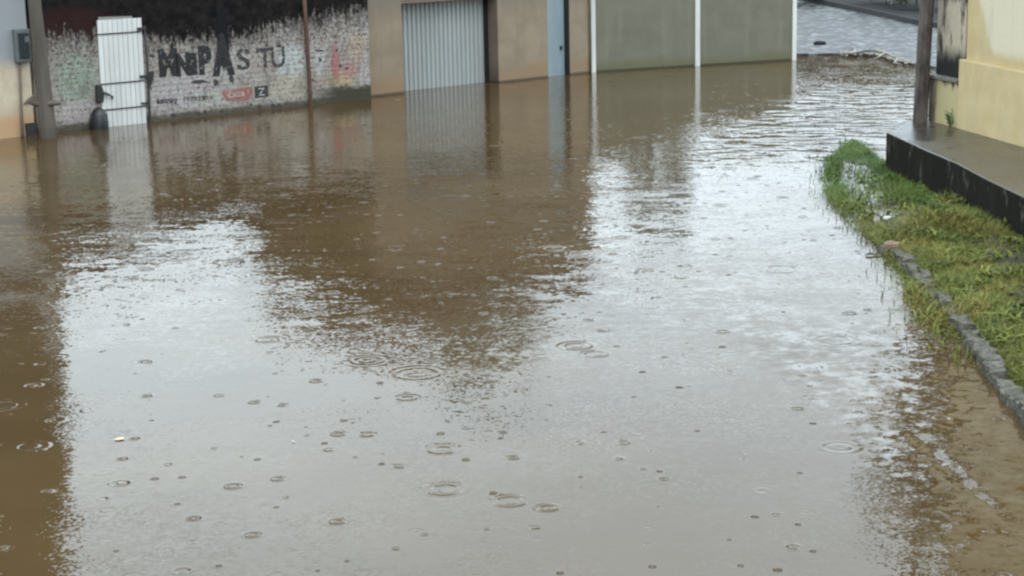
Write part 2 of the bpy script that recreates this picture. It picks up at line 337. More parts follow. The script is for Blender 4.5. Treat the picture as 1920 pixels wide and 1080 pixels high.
# ------------------------------------------------------------------ cobbled road rising out of the water at the back right
SL = .030
def roadz(x, y): return .045 + SL*(y + 1.33*x - 49.38)
def PR(px, py, dz=0.0):
    d = ray(px, py); n = Vector((-SL*1.33, -SL, 1)); c = .045 - SL*49.38 + dz
    t = (c - H)/(n.dot(d)); return Vector((0, 0, H)) + t*d
def cobble_mat():
    k = NT('wet_cobbles'); p = k.pos(); v = k.vor(k.map(p, (1, 1, 0)), 4.6); n = k.noise(p, 3, 5, .6); r, gg, b = k.sep(v.outputs['Color'])
    col = k.mix(r, (.030, .030, .034), (.15, .15, .155)); col = k.mix(k.ss(v.outputs['Distance'], .38, .52), col, (.012, .012, .013))
    col = k.mix(k.ss(n, .45, .7, 0, .4), col, (.17, .165, .16))
    h = k.math('SUBTRACT', 1.0, k.math('POWER', v.outputs['Distance'], 2.0))
    return k.fin(col, k.ss(n, .3, .7, .38, .6), k.bump(h, .03), .5)
M['cobble'] = cobble_mat()
shore_px = [(1380, 107), (1440, 105), (1490, 105), (1530, 104.5), (1570, 104), (1600, 104), (1640, 105), (1660, 108), (1680, 114), (1710, 121), (1760, 131), (1840, 150), (1960, 180)]
shore = [P(x, y, .0) for x, y in shore_px]
kerb_px = [(1380, -26), (1440, -13), (1490, -2), (1530, 6), (1570, 14), (1600, 20.5), (1640, 29), (1660, 33), (1680, 38), (1710, 45), (1760, 53), (1840, 68), (1960, 90)]
kerbp = [PR(x, y) for x, y in kerb_px]
rd = MB(); NR = 14; n_ = len(shore)
for j in range(NR+1):
    for i in range(n_):
        a = shore[i]; b = kerbp[i]; t = j/NR; q = a.lerp(b, t); z = max(roadz(q.x, q.y), .05+.02*t) if j else .05; rd.v.append((q.x, q.y, z))
for i in range(n_): rd.v.append((shore[i].x, shore[i].y, -.5))
rd.f = [(j*n_+i, j*n_+i+1, (j+1)*n_+i+1, (j+1)*n_+i) for j in range(NR) for i in range(n_-1)]
k0 = (NR+1)*n_; rd.f += [(k0+i, k0+i+1, i+1, i) for i in range(n_-1)]
tag(rd.build('road', M['cobble']), 'wet cobbled street rising out of the flood', kind='structure')
# kerb and dark paved yard beyond it
kb = MB(); yd = MB()
def strip(mb, pts, wid, h, dirv=Vector((.28, .96, 0))):
    k = len(mb.v)
    for q in pts:
        z = roadz(q.x, q.y); o = q + dirv*wid
        mb.v += [(q.x, q.y, z-.3), (q.x, q.y, z+h), (o.x, o.y, roadz(o.x, o.y)*0+z+h+wid*.015), (o.x, o.y, z-.3)]
    for i in range(len(pts)-1):
        a = k+4*i
        for s_ in range(4): mb.f.append((a+s_, a+(s_+1) % 4, a+4+(s_+1) % 4, a+4+s_))
    mb.f += [(k, k+1, k+2, k+3), (k+4*(len(pts)-1), k+4*(len(pts)-1)+3, k+4*(len(pts)-1)+2, k+4*(len(pts)-1)+1)]
strip(kb, kerbp, .22, .13)
tag(kb.build('kerb', M['dkkerb']), 'low dark kerb along the far side of the cobbled street', kind='structure')
strip(yd, [q+Vector((.28, .96, 0))*.222 for q in kerbp], 22, .125)
tag(yd.build('pavement', M['asphalt']), 'dark wet pavement beyond the cobbled street', kind='structure')

# foam and rubbish caught on the shoreline
db = MB()
def blob(mb, c, r, sx=1, sy=1, sz=1, n=6, m=4, jit=.35):
    k = len(mb.v); c = Vector(c)
    mb.v.append((c.x, c.y, c.z-r*sz))
    for j in range(1, m):
        ph = math.pi*j/m-math.pi/2
        for i in range(n):
            th = 2*math.pi*i/n; rr = r*(1+jit*(random.random()-.5)*2)
            mb.v.append((c.x+rr*sx*math.cos(ph)*math.cos(th), c.y+rr*sy*math.cos(ph)*math.sin(th), c.z+rr*sz*math.sin(ph)))
    mb.v.append((c.x, c.y, c.z+r*sz)); top = len(mb.v)-1
    for i in range(n):
        mb.f.append((k, k+1+(i+1) % n, k+1+i)); mb.f.append((top, top-n+i, top-n+(i+1) % n))
        for j in range(m-2):
            a = k+1+j*n+i; b = k+1+j*n+(i+1) % n; mb.f.append((a, b, b+n, a+n))
for i in range(260):
    t = random.random()**1.1; x = 1575+t*135; yc = 101 if x < 1640 else 101+(x-1640)*.28
    x += random.gauss(0, 2); y = yc-2+random.gauss(0, 2.2); q = P(x, y, .06)
    blob(db, (q.x, q.y, .065), random.uniform(.008, .03), random.uniform(1, 2.6), 1.2, random.uniform(.5, 1.1), 5, 3, .5)
tag(db.build('debris', M['debris'], smooth=True), 'pale line of foam and litter washed up at the edge of the cobbled street', 'debris', kind='stuff')
q = P(1537, 88, .06); s1 = MB(); blob(s1, (0, 0, 0), .10, 1.4, 1, .5, 9, 6, .25)
tag(s1.build('stone', M['asphalt'], smooth=True, loc=(q.x, q.y, roadz(q.x, q.y)+.03)), 'small dark stone lying on the wet cobbles beside the green wall end', 'stone')

# ------------------------------------------------------------------ graffiti wall
G0 = P(104, 248); G1 = P(696, 185); GW = Wall(G0, G1)
M['graf'] = graffiti_mat(GW)
gr = empty('painted_wall', GW.A, GW.rz); tag(gr, 'old whitewashed brick wall with black mould along its top and painted lettering', 'wall')
top = MB(); N = 40
L = GW.L
ua, _ = GW.uw(193, 236); ub, _ = GW.uw(273, 229)
ua += .05
def walltop(u): return 2.12 + .3*math.exp(-(max(u, 0)/1.6)**2) + .06*math.sin(u*2.1) + .05*math.sin(u*5.3+1)
def seg(u0, u1, z0=-.7):
    n = max(2, int((u1-u0)*6)); pts = [(u0, z0), (u1, z0)] + [(u1-(u1-u0)*i/n, walltop(u1-(u1-u0)*i/n)) for i in range(n+1)]
    top.prism(pts, 0, .22)
seg(-.3, ua); seg(ub, L)
pts = [(ua, 1.82), (ub, 1.80)] + [(ub-(ub-ua)*i/3, walltop(ub-(ub-ua)*i/3)) for i in range(4)]
top.prism(pts, 0, .22)
top.build('wall', M['graf'], gr)

# lettering -------------------------------------------------------------------------------------------
def glyph(mb, ch, W, x0, x1, y0, y1, off, bold=.02, skew=0.0):
    """one painted character filling the picture box x0..x1, y0..y1 on the wall plane W"""
    c = bpy.data.curves.new('g', 'FONT'); c.body = ch; c.offset = bold; c.extrude = 0; c.resolution_u = 3
    o = bpy.data.objects.new('g', c); COL.objects.link(o)
    dg = bpy.context.evaluated_depsgraph_get(); me = o.evaluated_get(dg).to_mesh()
    vs = [v.co.copy() for v in me.vertices]; fs = [tuple(p.vertices) for p in me.polygons]
    o.evaluated_get(dg).to_mesh_clear(); bpy.data.objects.remove(o); bpy.data.curves.remove(c)
    if not vs: return
    ax = min(v.x for v in vs); bx = max(v.x for v in vs); ay = min(v.y for v in vs); by = max(v.y for v in vs)
    ym = (y0+y1)/2; ul, _ = W.uw(x0, ym); ur, _ = W.uw(x1, ym); xm = (x0+x1)/2; _, zt = W.uw(xm, y0); _, zb = W.uw(xm, y1)
    mb.add([(ul+(v.x-ax)/(bx-ax)*(ur-ul)+skew*(v.y-ay), off, zb+(v.y-ay)/(by-ay)*(zt-zb)) for v in vs], fs)
L1 = MB()
for ch, x0, x1, y0, y1, bd in [('M', 297, 333, 91, 144, .09), ('N', 330, 356, 98, 143, .08), ('I', 355, 369, 99, 141, .09), ('P', 372, 397, 85, 140, .07),
                               ('A', 396, 439, 62, 142, .08)]:
    glyph(L1, ch, GW, x0, x1, y0, y1, -.004, bd)
L2 = MB()
for ch, x0, x1, y0, y1, bd in [('S', 443, 469, 91, 131, .02), ('T', 481, 512, 90, 127, .02), ('U', 508, 534, 88, 127, .02)]:
    glyph(L2, ch, GW, x0, x1, y0, y1, -.004, bd)
o1 = L1.build('lettering', worn_paint('black_wall_paint', (.006, .005, .006), .42), gr); o1['label'] = 'bold black capital letters, most thickly painted half of the word'
o2 = L2.build('lettering', worn_paint('faded_black_wall_paint', (.022, .02, .02), .47), gr); o2['label'] = 'faded black capital letters ending the word'
L3 = MB()
x = 293
for ch in 'amuio': glyph(L3, ch, GW, x, x+7, 186-(x-293)*.06, 195-(x-293)*.06, -.004, .05); x += 8
for ch, x in zip('FERREIRA', range(344, 404, 7)): glyph(L3, ch, GW, x, x+6, 181-(x-344)*.05, 190-(x-344)*.05, -.004, .015)
L3.build('small_lettering', worn_paint('faint_purple_paint', (.03, .02, .022), .44), gr)['label'] = 'small faded line of dark lettering near the water'
def quadpx(mb, W, pts, off):
    v = [W.uw(x, y) for x, y in pts]; mb.add([(a, off, b) for a, b in v], [tuple(range(len(v)))])
rp = MB(); quadpx(rp, GW, [(414, 171), (440, 168), (455, 164), (473, 163), (474, 176), (466, 188), (440, 190), (424, 189)], -.003)
rp.build('red_patch', worn_paint('faded_red_paint', (.20, .065, .055), .50, 18), gr)['label'] = 'faded red painted rectangle with pale writing'
rt_ = MB()
for ch, x0, x1 in [('c', 427, 435), ('a', 436, 443), ('s', 444, 450), ('a', 451, 458)]: glyph(rt_, ch, GW, x0, x1, 175-(x0-427)*.12, 183-(x0-427)*.12, -.006, .0)
rt_.build('pale_lettering', worn_paint('pale_paint', (.42, .30, .27), .47, 18), gr)
bp = MB(); quadpx(bp, GW, [(477, 163), (502, 160), (503, 181), (478, 184)], -.003)
bp.build('black_patch', worn_paint('black_square_paint', (.016, .015, .014), .41, 15), gr)['label'] = 'black painted square with a grey figure'
zt = MB(); glyph(zt, 'Z', GW, 484, 496, 165, 179, -.006, .0); zt.build('pale_lettering', worn_paint('grey_figure_paint', (.28, .28, .28), .42), gr)
dm = MB()
for (x, y, a, b) in [(374, 153, 15, 4), (405, 155, 6, 6), (434, 147, 5, 8), (285, 105, 6, 3), (600, 95, 9, 2), (600, 112, 3, 5), (500, 84, 3, 4), (523, 86, 5, 4),
                     (325, 216, 6, 5), (372, 213, 5, 5), (385, 211, 4, 5), (416, 208, 3, 5), (487, 201, 4, 6), (512, 199, 5, 5), (523, 198, 5, 5), (650, 128, 3, 3), (638, 124, 4, 3)]:
    quadpx(dm, GW, [(x+a*math.cos(t)*random.uniform(.7, 1.2), y-b*math.sin(t)*random.uniform(.7, 1.2)) for t in [2*math.pi*i/11 for i in range(11)]], -.0025)
dm.build('dark_mark', worn_paint('dark_dab_paint', (.025, .02, .018), .40), gr)

# ------------------------------------------------------------------ white board gate
gt = empty('white_gate', GW.A, GW.rz); tag(gt, 'narrow white boarded gate with dark ledges set in the mouldy wall', 'gate')
b0, zb = GW.uw(192, 236); b1, _ = GW.uw(274, 229); z1 = GW.uw(222, 36)[1]
bd = MB(); nb = 9; sh = -.02
for i in range(nb):
    a = b0+(b1-b0)*i/nb; b = b0+(b1-b0)*(i+1)/nb-.008
    lean = lambda u, z: u + .026*(z/z1)
    v = [(lean(a, -.5), -.03, -.5), (lean(b, -.5), -.03, -.5), (lean(b, z1), -.03, z1+.004*random.random()), (lean(a, z1), -.03, z1+.004*random.random())]
    v2 = [(p[0], .0, p[2]) for p in v]; bd.add(v+v2, [(0, 1, 2, 3), (7, 6, 5, 4), (0, 4, 5, 1), (1, 5, 6, 2), (2, 6, 7, 3), (3, 7, 4, 0)])
bd.box(b0+.01, b1-.03, .002, .02, -.5, z1-.01)
bd.build('board_panel', M['gate_white'], gt, bevel=.003)
for (ya, yb) in [(63, 60), (156, 153), (206, 200)]:
    _, za = GW.uw(225, (ya+yb)/2); r = MB(); r.box(b0-.01, b1-.01, -.045, -.032, za-.011, za+.009); r.build('ledge', M['iron'], gt)
# jamb post with hinges
jb = empty('gate_post', GW.A, GW.rz); tag(jb, 'thin dark iron post leaning at the right edge of the white gate', 'post')
u0, w0 = GW.uw(279, 240); ut, wt_ = GW.uw(268, 48); pj = MB(); pj.tube([(u0+.02, -.05, -.5), (u0, -.05, w0), (ut+.01, -.05, 1.0), (ut, -.05, wt_)], [.022, .022, .019, .017], 8); pj.build('post', M['iron'], jb, smooth=True)
for (x, y, a, h_) in [(261, 54, 12, .05), (266, 143, 12, .045), (269, 193, 10, .03)]:
    u, z = GW.uw(x, y); hb = MB(); hb.box(u-.06, u+a*.008, -.075, -.03, z-h_/2, z+h_/2); hb.build('hinge', M['iron'], jb, bevel=.004)
u, z = GW.uw(281, 147); bl_ = MB(); bl_.prism([(u-.05, z+.12), (u-.03, z-.14), (u+.02, z-.04), (u+.07, z+.12)], -.06, -.03); bl_.build('hinge_plate', M['iron'], jb, bevel=.005)
# latch on the other side
lt = empty('gate_latch', GW.A, GW.rz); tag(lt, 'dark iron latch bracket reaching over the left edge of the white gate', 'latch')
ua_, za_ = GW.uw(184, 176); la = MB(); la.prism([(ua_-.07, za_-.14), (ua_+.06, za_-.14), (ua_+.08, za_+.02), (ua_+.04, za_+.15), (ua_-.05, za_+.16)], -.075, -.002); la.build('bracket', M['iron'], lt, bevel=.015)
uc, zc = GW.uw(206, 180); lb = MB(); lb.tube([(ua_+.02, -.06, za_+.04), (uc-.05, -.07, zc+.03), (uc+.01, -.07, zc-.01), (uc, -.07, zc-.05)], [.022, .02, .026, .02], 8); lb.build('bolt_arm', M['iron'], lt, smooth=True)
# rubbish bag
u, z = GW.uw(177, 236); bg_ = MB(); bg_.tube([(0, 0, -.25), (.0, 0, -.05), (.01, 0, .10), (.015, 0, .20), (.02, 0, .28), (.03, 0, .32)], [.13, .155, .16, .145, .10, .04], 12, wob=.16)
q = GW.A + GW.t*u - GW.n*.16
b_ = bg_.build('rubbish_bag', M['bag'], smooth=True, loc=(q.x, q.y, .03)); tag(b_, 'black plastic rubbish bag half sunk beside the white gate', 'bag')

# rusty post in front of wall
rp0 = P(580, 200); rp1 = None
u0, w0 = GW.uw(583, 199, -.06); ut, wt_ = GW.uw(573, 36, -.06)
ps = MB(); ps.tube([(u0+.01, -.06, -.5), (u0, -.06, 0), ((u0+ut)/2, -.06, wt_/2), (ut, -.06, wt_), (ut-.01, -.06, 1.9)], .037, 10)
o = ps.build('rusty_post', M['rust'], None, smooth=True, loc=GW.A, rz=GW.rz); tag(o, 'thin rusty brown post standing against the graffiti wall', 'post')

# ------------------------------------------------------------------ tall building at the far left with its meter
LW = Wall(P(0, 261), P(66, 253))
lb_ = empty('cream_building', LW.A, LW.rz); tag(lb_, 'tall building corner with grey upper paint over stained cream plaster', 'building')
def left_mat():
    k = NT('cream_over_grey_plaster'); p = k.obj(); X, Y, Z = k.sep(p); n = k.noise(p, 4, 6, .65); f = k.noise(p, 20, 5, .7)
    col = k.mix(k.ss(n, .3, .7), (.45, .37, .265), (.58, .49, .36))
    col = k.mix(k.math('SUBTRACT', 1.0, k.ss(k.math('MULTIPLY_ADD', n, -.5, Z), -.05, .30)), col, (.46, .29, .16))
    col = k.mix(k.ss(k.math('MULTIPLY_ADD', n, .30, Z), 1.15, 1.5), col, (.27, .28, .29))
    col = k.mix(k.ss(k.math('MULTIPLY_ADD', n, .30, Z), 2.3, 2.7), col, (.060, .045, .035))
    col = k.mix(k.ss(f, .6, .75, 0, .6), col, (.12, .11, .10))
    return k.fin(col, .85, k.bump(f, .008))
M['cream_l'] = left_mat()
wl = MB(); wl.box(-5, LW.L, 0, 7, -.7, 9.0); wl.build('wall', M['cream_l'], lb_)
rf = MB(); rf.prism([(-5.3, 9.0), (LW.L+.3, 9.0), (LW.L+.3, 9.12), (-2.4, 10.6), (-5.3, 9.12)], -.35, 7.3); rf.build('roof', M['tile'], lb_)
mt = empty('electric_meter', LW.A, LW.rz); tag(mt, 'dark electricity meter in a grey case with its conduit on the cream wall', 'meter')
ul, zt_ = LW.uw(21, 55); ur, zb_ = LW.uw(54, 115); c_ = MB(); c_.box(ul, ur, -.10, -.001, zb_, zt_); c_.build('case', M['greybox'], mt, bevel=.015)
a, z1_ = LW.uw(26, 62); b, z2_ = LW.uw(51, 108); c_ = MB(); c_.box(a+.01, b-.01, -.122, -.102, z2_, z1_); c_.build('cover', M['glass'], mt, bevel=.008)
a, z1_ = LW.uw(38, 68); b, z2_ = LW.uw(47, 78); c_ = MB(); c_.box(a, b, -.128, -.124, z2_, z1_); c_.build('dial', M['greybox'], mt)
a, z1_ = LW.uw(35, 116); b, z2_ = LW.uw(38, 200); a2, z3_ = LW.uw(41, 262)
c_ = MB(); c_.tube([(a, -.03, z1_+.01), (b, -.03, z2_), (a2, -.03, 0), (a2, -.03, -.5)], [.022, .022, .03, .03], 8); c_.build('conduit', M['trim_brown'], mt, smooth=True)
a, z1_ = LW.uw(57, 235); hb = MB(); hb.box(a-.10, a+.10, -.012, -.002, -.3, z1_+.04); hb.build('dark_panel', M['iron'], lb_)
a, z1_ = LW.uw(52, 190); hb = MB(); hb.prism([(a-.08, z1_-.03), (a+.12, z1_-.03), (a+.12, z1_+.10), (a+.02, z1_+.05)], -.03, -.002); hb.build('brown_wedge', M['trim_brown'], lb_)  # small brown wedge on the wall beside the pole

# leaning pole
pb = P(91, 259); wallp = Wall(pb, pb+Vector((1, 0, 0)))
tx, tz = wallp.uw(64, 0); bx, bz = wallp.uw(91, 259)
pts = []; rs = []
for i in range(9):
    t = -.25+i*.4; pts.append(((bx+(tx-bx)*t), 0, tz*t)); rs.append(.135-.033*t if t < 1 else max(.102-.014*(t-1), .06))
pm = MB(); pm.tube(pts, rs, 14, wob=.06)
pl_ = empty('utility_pole', pb, 0); tag(pl_, 'thick brown leaning pole between the meter and the mouldy wall', 'pole')
pm.build('shaft', M['pole'], pl_, smooth=True)
_, zc = wallp.uw(88, 192); cl = MB(); cx = bx+(tx-bx)*zc/tz
cl.tube([(cx-.24, -.03, zc+.0), (cx-.12, -.06, zc-.01), (cx+.10, -.06, zc-.01), (cx+.27, -.03, zc-.02)], [.02, .05, .05, .02], 10); 
cl.build('band', M['pole'], pl_, smooth=True)

# ------------------------------------------------------------------ beige house with the shutter
BW = Wall(P(696, 181.5), P(1108, 136)); bh = empty('beige_house', BW.A, BW.rz)
tag(bh, 'beige plastered house front with blue-grey shutter and narrow door in the water', 'house')
Lb = BW.L; s0, _ = BW.uw(758, 174); s1, _ = BW.uw(936, 151); d0, _ = BW.uw(1028, 145); d1, _ = BW.uw(1069, 140.5); sz = BW.uw(840, -4)[1]
fr = MB(); T = .30; Hh = 3.9
fr.box(0, s0, 0, T, -.7, Hh); fr.box(s1, d0, 0, T, -.7, Hh); fr.box(d1, Lb, 0, T, -.7, Hh)
fr.box(s0, s1, 0, T, sz, Hh); fr.box(d0, d1, 0, T, 2.0, Hh)
fr.box(Lb-.3, Lb, T, 4, -.7, Hh); fr.box(0, .3, T, 4, -.7, Hh); fr.box(.3, Lb-.3, 3.7, 4, -.7, Hh)
fr.build('wall', M['beige'], bh)
br_ = MB(); br_.box(s1-.012, s1+.0, .004, T-.02, -.7, sz-.002); br_.build('reveal', M['trim_brown'], bh)
br_ = MB(); br_.box(s0+.0, s1-.014, .004, .05, sz-.055, sz-.003); br_.build('lintel', M['trim_brown'], bh)
sm = MB(); n = 21; x0 = s0-.05; x1 = s1-.13; pit = (x1-x0)/n; prof = []
for i in range(n):
    a = x0+i*pit; prof += [(a, 0), (a+pit*.42, 0), (a+pit*.55, .035), (a+pit*.87, .035)]
prof.append((x1, 0)); k = len(prof)
sm.v = [(u, T+d, -.6) for u, d in prof]+[(u, T+d, sz+.2) for u, d in prof]; sm.f = [(i, i+1, k+i+1, k+i) for i in range(k-1)]
sm.build('shutter', M['shutter'], bh)
vb = MB(); vb.box(x1-.0, s1-.012, T-.015, T+.05, -.6, sz+.1); vb.build('shutter_gap_shade', M['black'], bh)  # solid black strip, shade of the gap put in as colour
dr = MB(); dr.box(d0-.02, d1-.03, .13, .17, -.6, 1.995); dr.build('door', plain('blue_grey_door', (.23, .29, .31), .2, 4, .5, .001, 6), bh)
dg_ = MB(); dg_.box(d1-.012, d1-.001, .003, T-.02, -.6, 1.99); dg_.build('door_reveal', M['iron'], bh)
hn = MB(); uh, zh = BW.uw(1061, 90); hn.box(uh-.05, uh+.0, .10, .128, zh-.04, zh+.04); hn.build('door_handle', M['iron'], bh)
uh, zh = BW.uw(1106, 60); pp = MB(); pp.tube([(Lb-.045, -.03, -.6), (Lb-.045, -.03, 4.0)], .018, 8); pp.build('downpipe', M['trim_brown'], bh, smooth=True)
rf = MB(); e = .45
rf.add([(-e, -e, Hh-.06), (Lb+e*.3, -e, Hh-.06), (Lb+e*.3, 4.3, Hh-.06), (-e, 4.3, Hh-.06), (-e, -e, Hh+.06), (Lb+e*.3, -e, Hh+.06), (Lb+e*.3, 4.3, Hh+.06), (-e, 4.3, Hh+.06), (1.4, 1.9, 5.75), (2.9, 1.9, 5.75)],
       [(0, 3, 2, 1), (0, 1, 5, 4), (1, 2, 6, 5), (2, 3, 7, 6), (3, 0, 4, 7), (4, 5, 9, 8), (5, 6, 9), (6, 7, 8, 9), (7, 4, 8)])
rf.build('roof', M['tile'], bh)

# dark old house behind the graffiti wall
u_h, _ = GW.uw(506, 195, 2.6); A2 = GW.A + GW.t*(u_h-.3) + GW.n*1.4
hb_ = empty('old_house', A2, GW.rz); tag(hb_, 'dark old house rising behind the graffiti wall beside the beige house', 'house')
wl = MB(); wl.prism([(.35, -.5), (3.1, -.5), (3.1, 4.4), (.35, 3.5)], 0, 1.2); wl.build('wall', M['dkhouse'], hb_)
rf = MB(); rf.prism([(.3, 3.48), (3.15, 4.42), (3.15, 4.54), (.3, 3.60)], -.15, 1.3); rf.build('roof', M['tile'], hb_)

# ------------------------------------------------------------------ green walled section
NW = Wall(P(1112, 135.5), P(1488, 112.5)); gn = empty('green_wall', NW.A, NW.rz)
tag(gn, 'grey-green rendered wall in two panels between white corner strips', 'wall')
Ln = NW.L; gw = MB(); gw.prism([(0, -.7), (Ln, -.7), (Ln, 1.45), (Ln*.5, 1.62), (0, 2.25)], 0, .2); gw.build('wall', M['green'], gn)
for i, (x, y, wd, hh) in enumerate([(1112.5, 135, .10, 2.3), (1307, 122, .115, 1.75), (1488, 112, .10, 1.5)]):
    u, _ = NW.uw(x, y); q = MB(); q.box(u-wd/2, u+wd/2, -.035, .22 if i == 2 else -.0015, -.7, hh); q.build('corner_strip', M['white'], gn, bevel=.006)

# ------------------------------------------------------------------ yellow building, platform, pillar, post (right)
def yellow_mat(upper):
    k = NT('yellow_plaster_upper' if upper else 'yellow_plaster_lower'); p = k.obj(); X, Y, Z = k.sep(p)
    n = k.noise(p, 3, 5, .6); f = k.noise(p, 22, 5, .7); s = k.noise(k.map(p, (6, 6, .8)), 1, 4)
    col = k.mix(k.ss(n, .3, .7), (.50, .38, .19), (.575, .45, .24))
    if upper:
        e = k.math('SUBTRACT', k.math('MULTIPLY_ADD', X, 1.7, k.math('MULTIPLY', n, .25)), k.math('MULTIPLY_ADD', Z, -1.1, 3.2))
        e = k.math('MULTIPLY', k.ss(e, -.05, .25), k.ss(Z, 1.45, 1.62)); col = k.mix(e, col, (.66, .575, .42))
    col = k.mix(k.ss(s, .5, .75, 0, .35), col, (.42, .41, .30))
    col = k.mix(k.ss(f, .6, .78, 0, .3), col, (.33, .30, .2))
    return k.fin(col, .75, k.bump(k.math('ADD', f, n), .006))
YW = Wall(P(1794, 240, .5), P(1920, 276, .5))     # runs towards the camera; x grows towards us
yb = empty('yellow_building', YW.A, YW.rz); tag(yb, 'cream and yellow plastered building corner above a raised wet platform', 'building')
zl = 1.40
pl = MB(); pl.prism([(0, .3), (9, .3), (9, zl-.03), (0, zl)], 0, 5); pl.build('plinth', yellow_mat(False), yb, bevel=.012)
uw_ = MB(); uw_.box(.10, 9, .06, 5, zl-.05, 6.2); uw_.build('wall', yellow_mat(True), yb)
rf = MB(); rf.box(-.7, 9.3, -.65, 5.3, 6.2, 6.32); rf.build('roof', M['tile'], yb)
def platform_mat():
    k = NT('wet_platform_concrete'); p = k.pos(); X, Y, Z = k.sep(p); n = k.noise(p, 1.6, 5, .6); f = k.noise(p, 20, 5, .7); s = k.noise(k.map(p, (4, 4, .5)), 1.3, 5, .65)
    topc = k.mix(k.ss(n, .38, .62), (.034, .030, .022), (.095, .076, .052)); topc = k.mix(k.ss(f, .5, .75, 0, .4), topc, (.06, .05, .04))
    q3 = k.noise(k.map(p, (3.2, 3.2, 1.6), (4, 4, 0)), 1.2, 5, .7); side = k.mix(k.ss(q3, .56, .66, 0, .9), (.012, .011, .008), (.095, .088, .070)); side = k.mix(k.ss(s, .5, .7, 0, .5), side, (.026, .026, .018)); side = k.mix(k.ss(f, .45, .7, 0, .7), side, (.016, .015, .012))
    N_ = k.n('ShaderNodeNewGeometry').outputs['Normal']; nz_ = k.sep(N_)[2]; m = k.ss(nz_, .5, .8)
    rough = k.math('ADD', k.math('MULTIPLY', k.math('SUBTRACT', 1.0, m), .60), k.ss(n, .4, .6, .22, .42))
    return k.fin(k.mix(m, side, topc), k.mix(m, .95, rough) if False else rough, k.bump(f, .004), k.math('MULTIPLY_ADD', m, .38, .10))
edge = [P(x, y, .5) for x, y in [(1662, 248), (1695, 263), (1732, 280), (1793, 306), (1851, 337), (1920, 370)]]
dirc = (edge[-1]-edge[-2]).normalized()
poly = [(5.75, 24.6), (5.30, 23.9), (5.05, 23.35)] + [(e_.x, e_.y) for e_ in edge] + [(5.6, 12.0), (6.0, 6.0), (9, 6), (9.5, 24.6)]
poly = [(x, y) for x, y in poly]
pf = MB(); pf.slab(poly, -.6, .5); o = pf.build('platform', platform_mat(), bevel=.02); tag(o, 'raised concrete platform with wet top and black mouldy face above the grass', 'platform')
# low plinth wall and mouldy pillar behind the building corner
pA = P(1740, 226, .5); pB = P(1796, 240, .5)
PW = Wall(pA, pB); pr = empty('mouldy_pillar', PW.A, PW.rz); tag(pr, 'black mouldy pillar on a low yellow stained base at the building corner', 'pillar')
def mould_mat(base):
    k = NT('mould_stained_base' if base else 'mould_stained_pillar'); p = k.obj(); X, Y, Z = k.sep(p); s = k.noise(k.map(p, (7, 7, 1.6)), 1.0, 5, .65, .4); f = k.noise(p, 18, 5, .7)
    if base:
        col = k.mix(k.ss(k.math('MULTIPLY_ADD', X, 1.0, k.math('MULTIPLY', s, .5)), .30, .55), (.07, .05, .035), (.46, .38, .20)); col = k.mix(k.ss(k.math('MULTIPLY_ADD', s, .5, Z), 1.26, 1.36), col, (.06, .045, .03))
    else:
        col = k.mix(k.ss(s, .36, .54), (.022, .018, .014), (.46, .39, .29)); col = k.mix(k.ss(Z, 1.80, 1.35), col, col)
        col = k.mix(k.math('SUBTRACT', 1.0, k.ss(k.math('MULTIPLY_ADD', s, -.5, Z), 1.05, 1.3)), col, (.008, .007, .006))
        col = k.mix(k.ss(k.math('MULTIPLY_ADD', s, .3, Z), 2.25, 2.4), col, (.012, .01, .009))
    return k.fin(k.mix(k.ss(f, .5, .75, 0, .3), col, (.03, .025, .02)), .85, k.bump(f, .008))
zs = PW.uw(1765, 143)[1]
q = MB(); q.box(.0, PW.L-.012, 0, .5, .3, zs-.05); q.build('base', mould_mat(True), pr, bevel=.01)
q = MB(); q.box(-.03, PW.L-.016, -.03, .5, zs-.048, zs+.0); q.build('coping', M['stone'], pr, bevel=.008)
u1, _ = PW.uw(1796, 100, .05)
q = MB(); q.box(.03, PW.L-.02, .08, .45, zs+.002, 4.3); q.build('shaft', mould_mat(False), pr, bevel=.01)
# grey post
bp_ = P(1725, 229, .5); wp = Wall(bp_, bp_+Vector((1, 0, 0))); tx, tz = wp.uw(1738, 0)
q = MB(); q.tube([(0, 0, 0), (tx*.5, 0, (tz-.5)*.5), (tx, 0, tz-.5), (tx*1.0+.0, 0, 6.3)], [.10, .098, .092, .08], 9, wob=.12)
o = q.build('concrete_post', M['conc_pole'], loc=bp_, smooth=False); tag(o, 'tall narrow grey-brown concrete post beside the mouldy pillar', 'post')
b2 = P(1713, 229, .5); q = MB(); q.tube([(0, 0, 0), (.035, 0, 1.25)], .012, 6)
o = q.build('thin_pipe', M['greybox'], loc=b2); tag(o, 'thin grey pipe standing left of the concrete post', 'pipe')

# ------------------------------------------------------------------ verge, kerb stones, grass
outer_px = [(1600, 262), (1552, 296), (1542, 335), (1560, 388), (1606, 428), (1650, 466), (1682, 520), (1712, 580), (1750, 628), (1800, 655), (1850, 690), (1915, 765), (1985, 850)]
inner = [(5.02, 23.5), (4.95, 23.1), (4.93, 22.4), (4.97, 21.6), (5.0, 21.0), (5.06, 20.3), (5.1, 19.5), (5.13, 18.8), (5.17, 17.8), (5.2, 16.8), (5.3, 15.2), (5.4, 13.5), (5.55, 11.5)]
outer = [P(x, y, 0) for x, y in outer_px]
vg = MB(); K = 7
def mound(t, i): return -.03 + (.02 if i < 5 else .12)*math.sin(min(t*1.6, 1)*math.pi/2) - (.02 if i < 5 else 0)
for i in range(len(outer)):
    for j in range(K+1):
        t = j/K; x = outer[i].x*(1-t)+inner[i][0]*t; y = outer[i].y*(1-t)+inner[i][1]*t; vg.v.append((x+(.05 if t == 1 else 0), y, mound(t, i)+random.uniform(-.01, .01)))
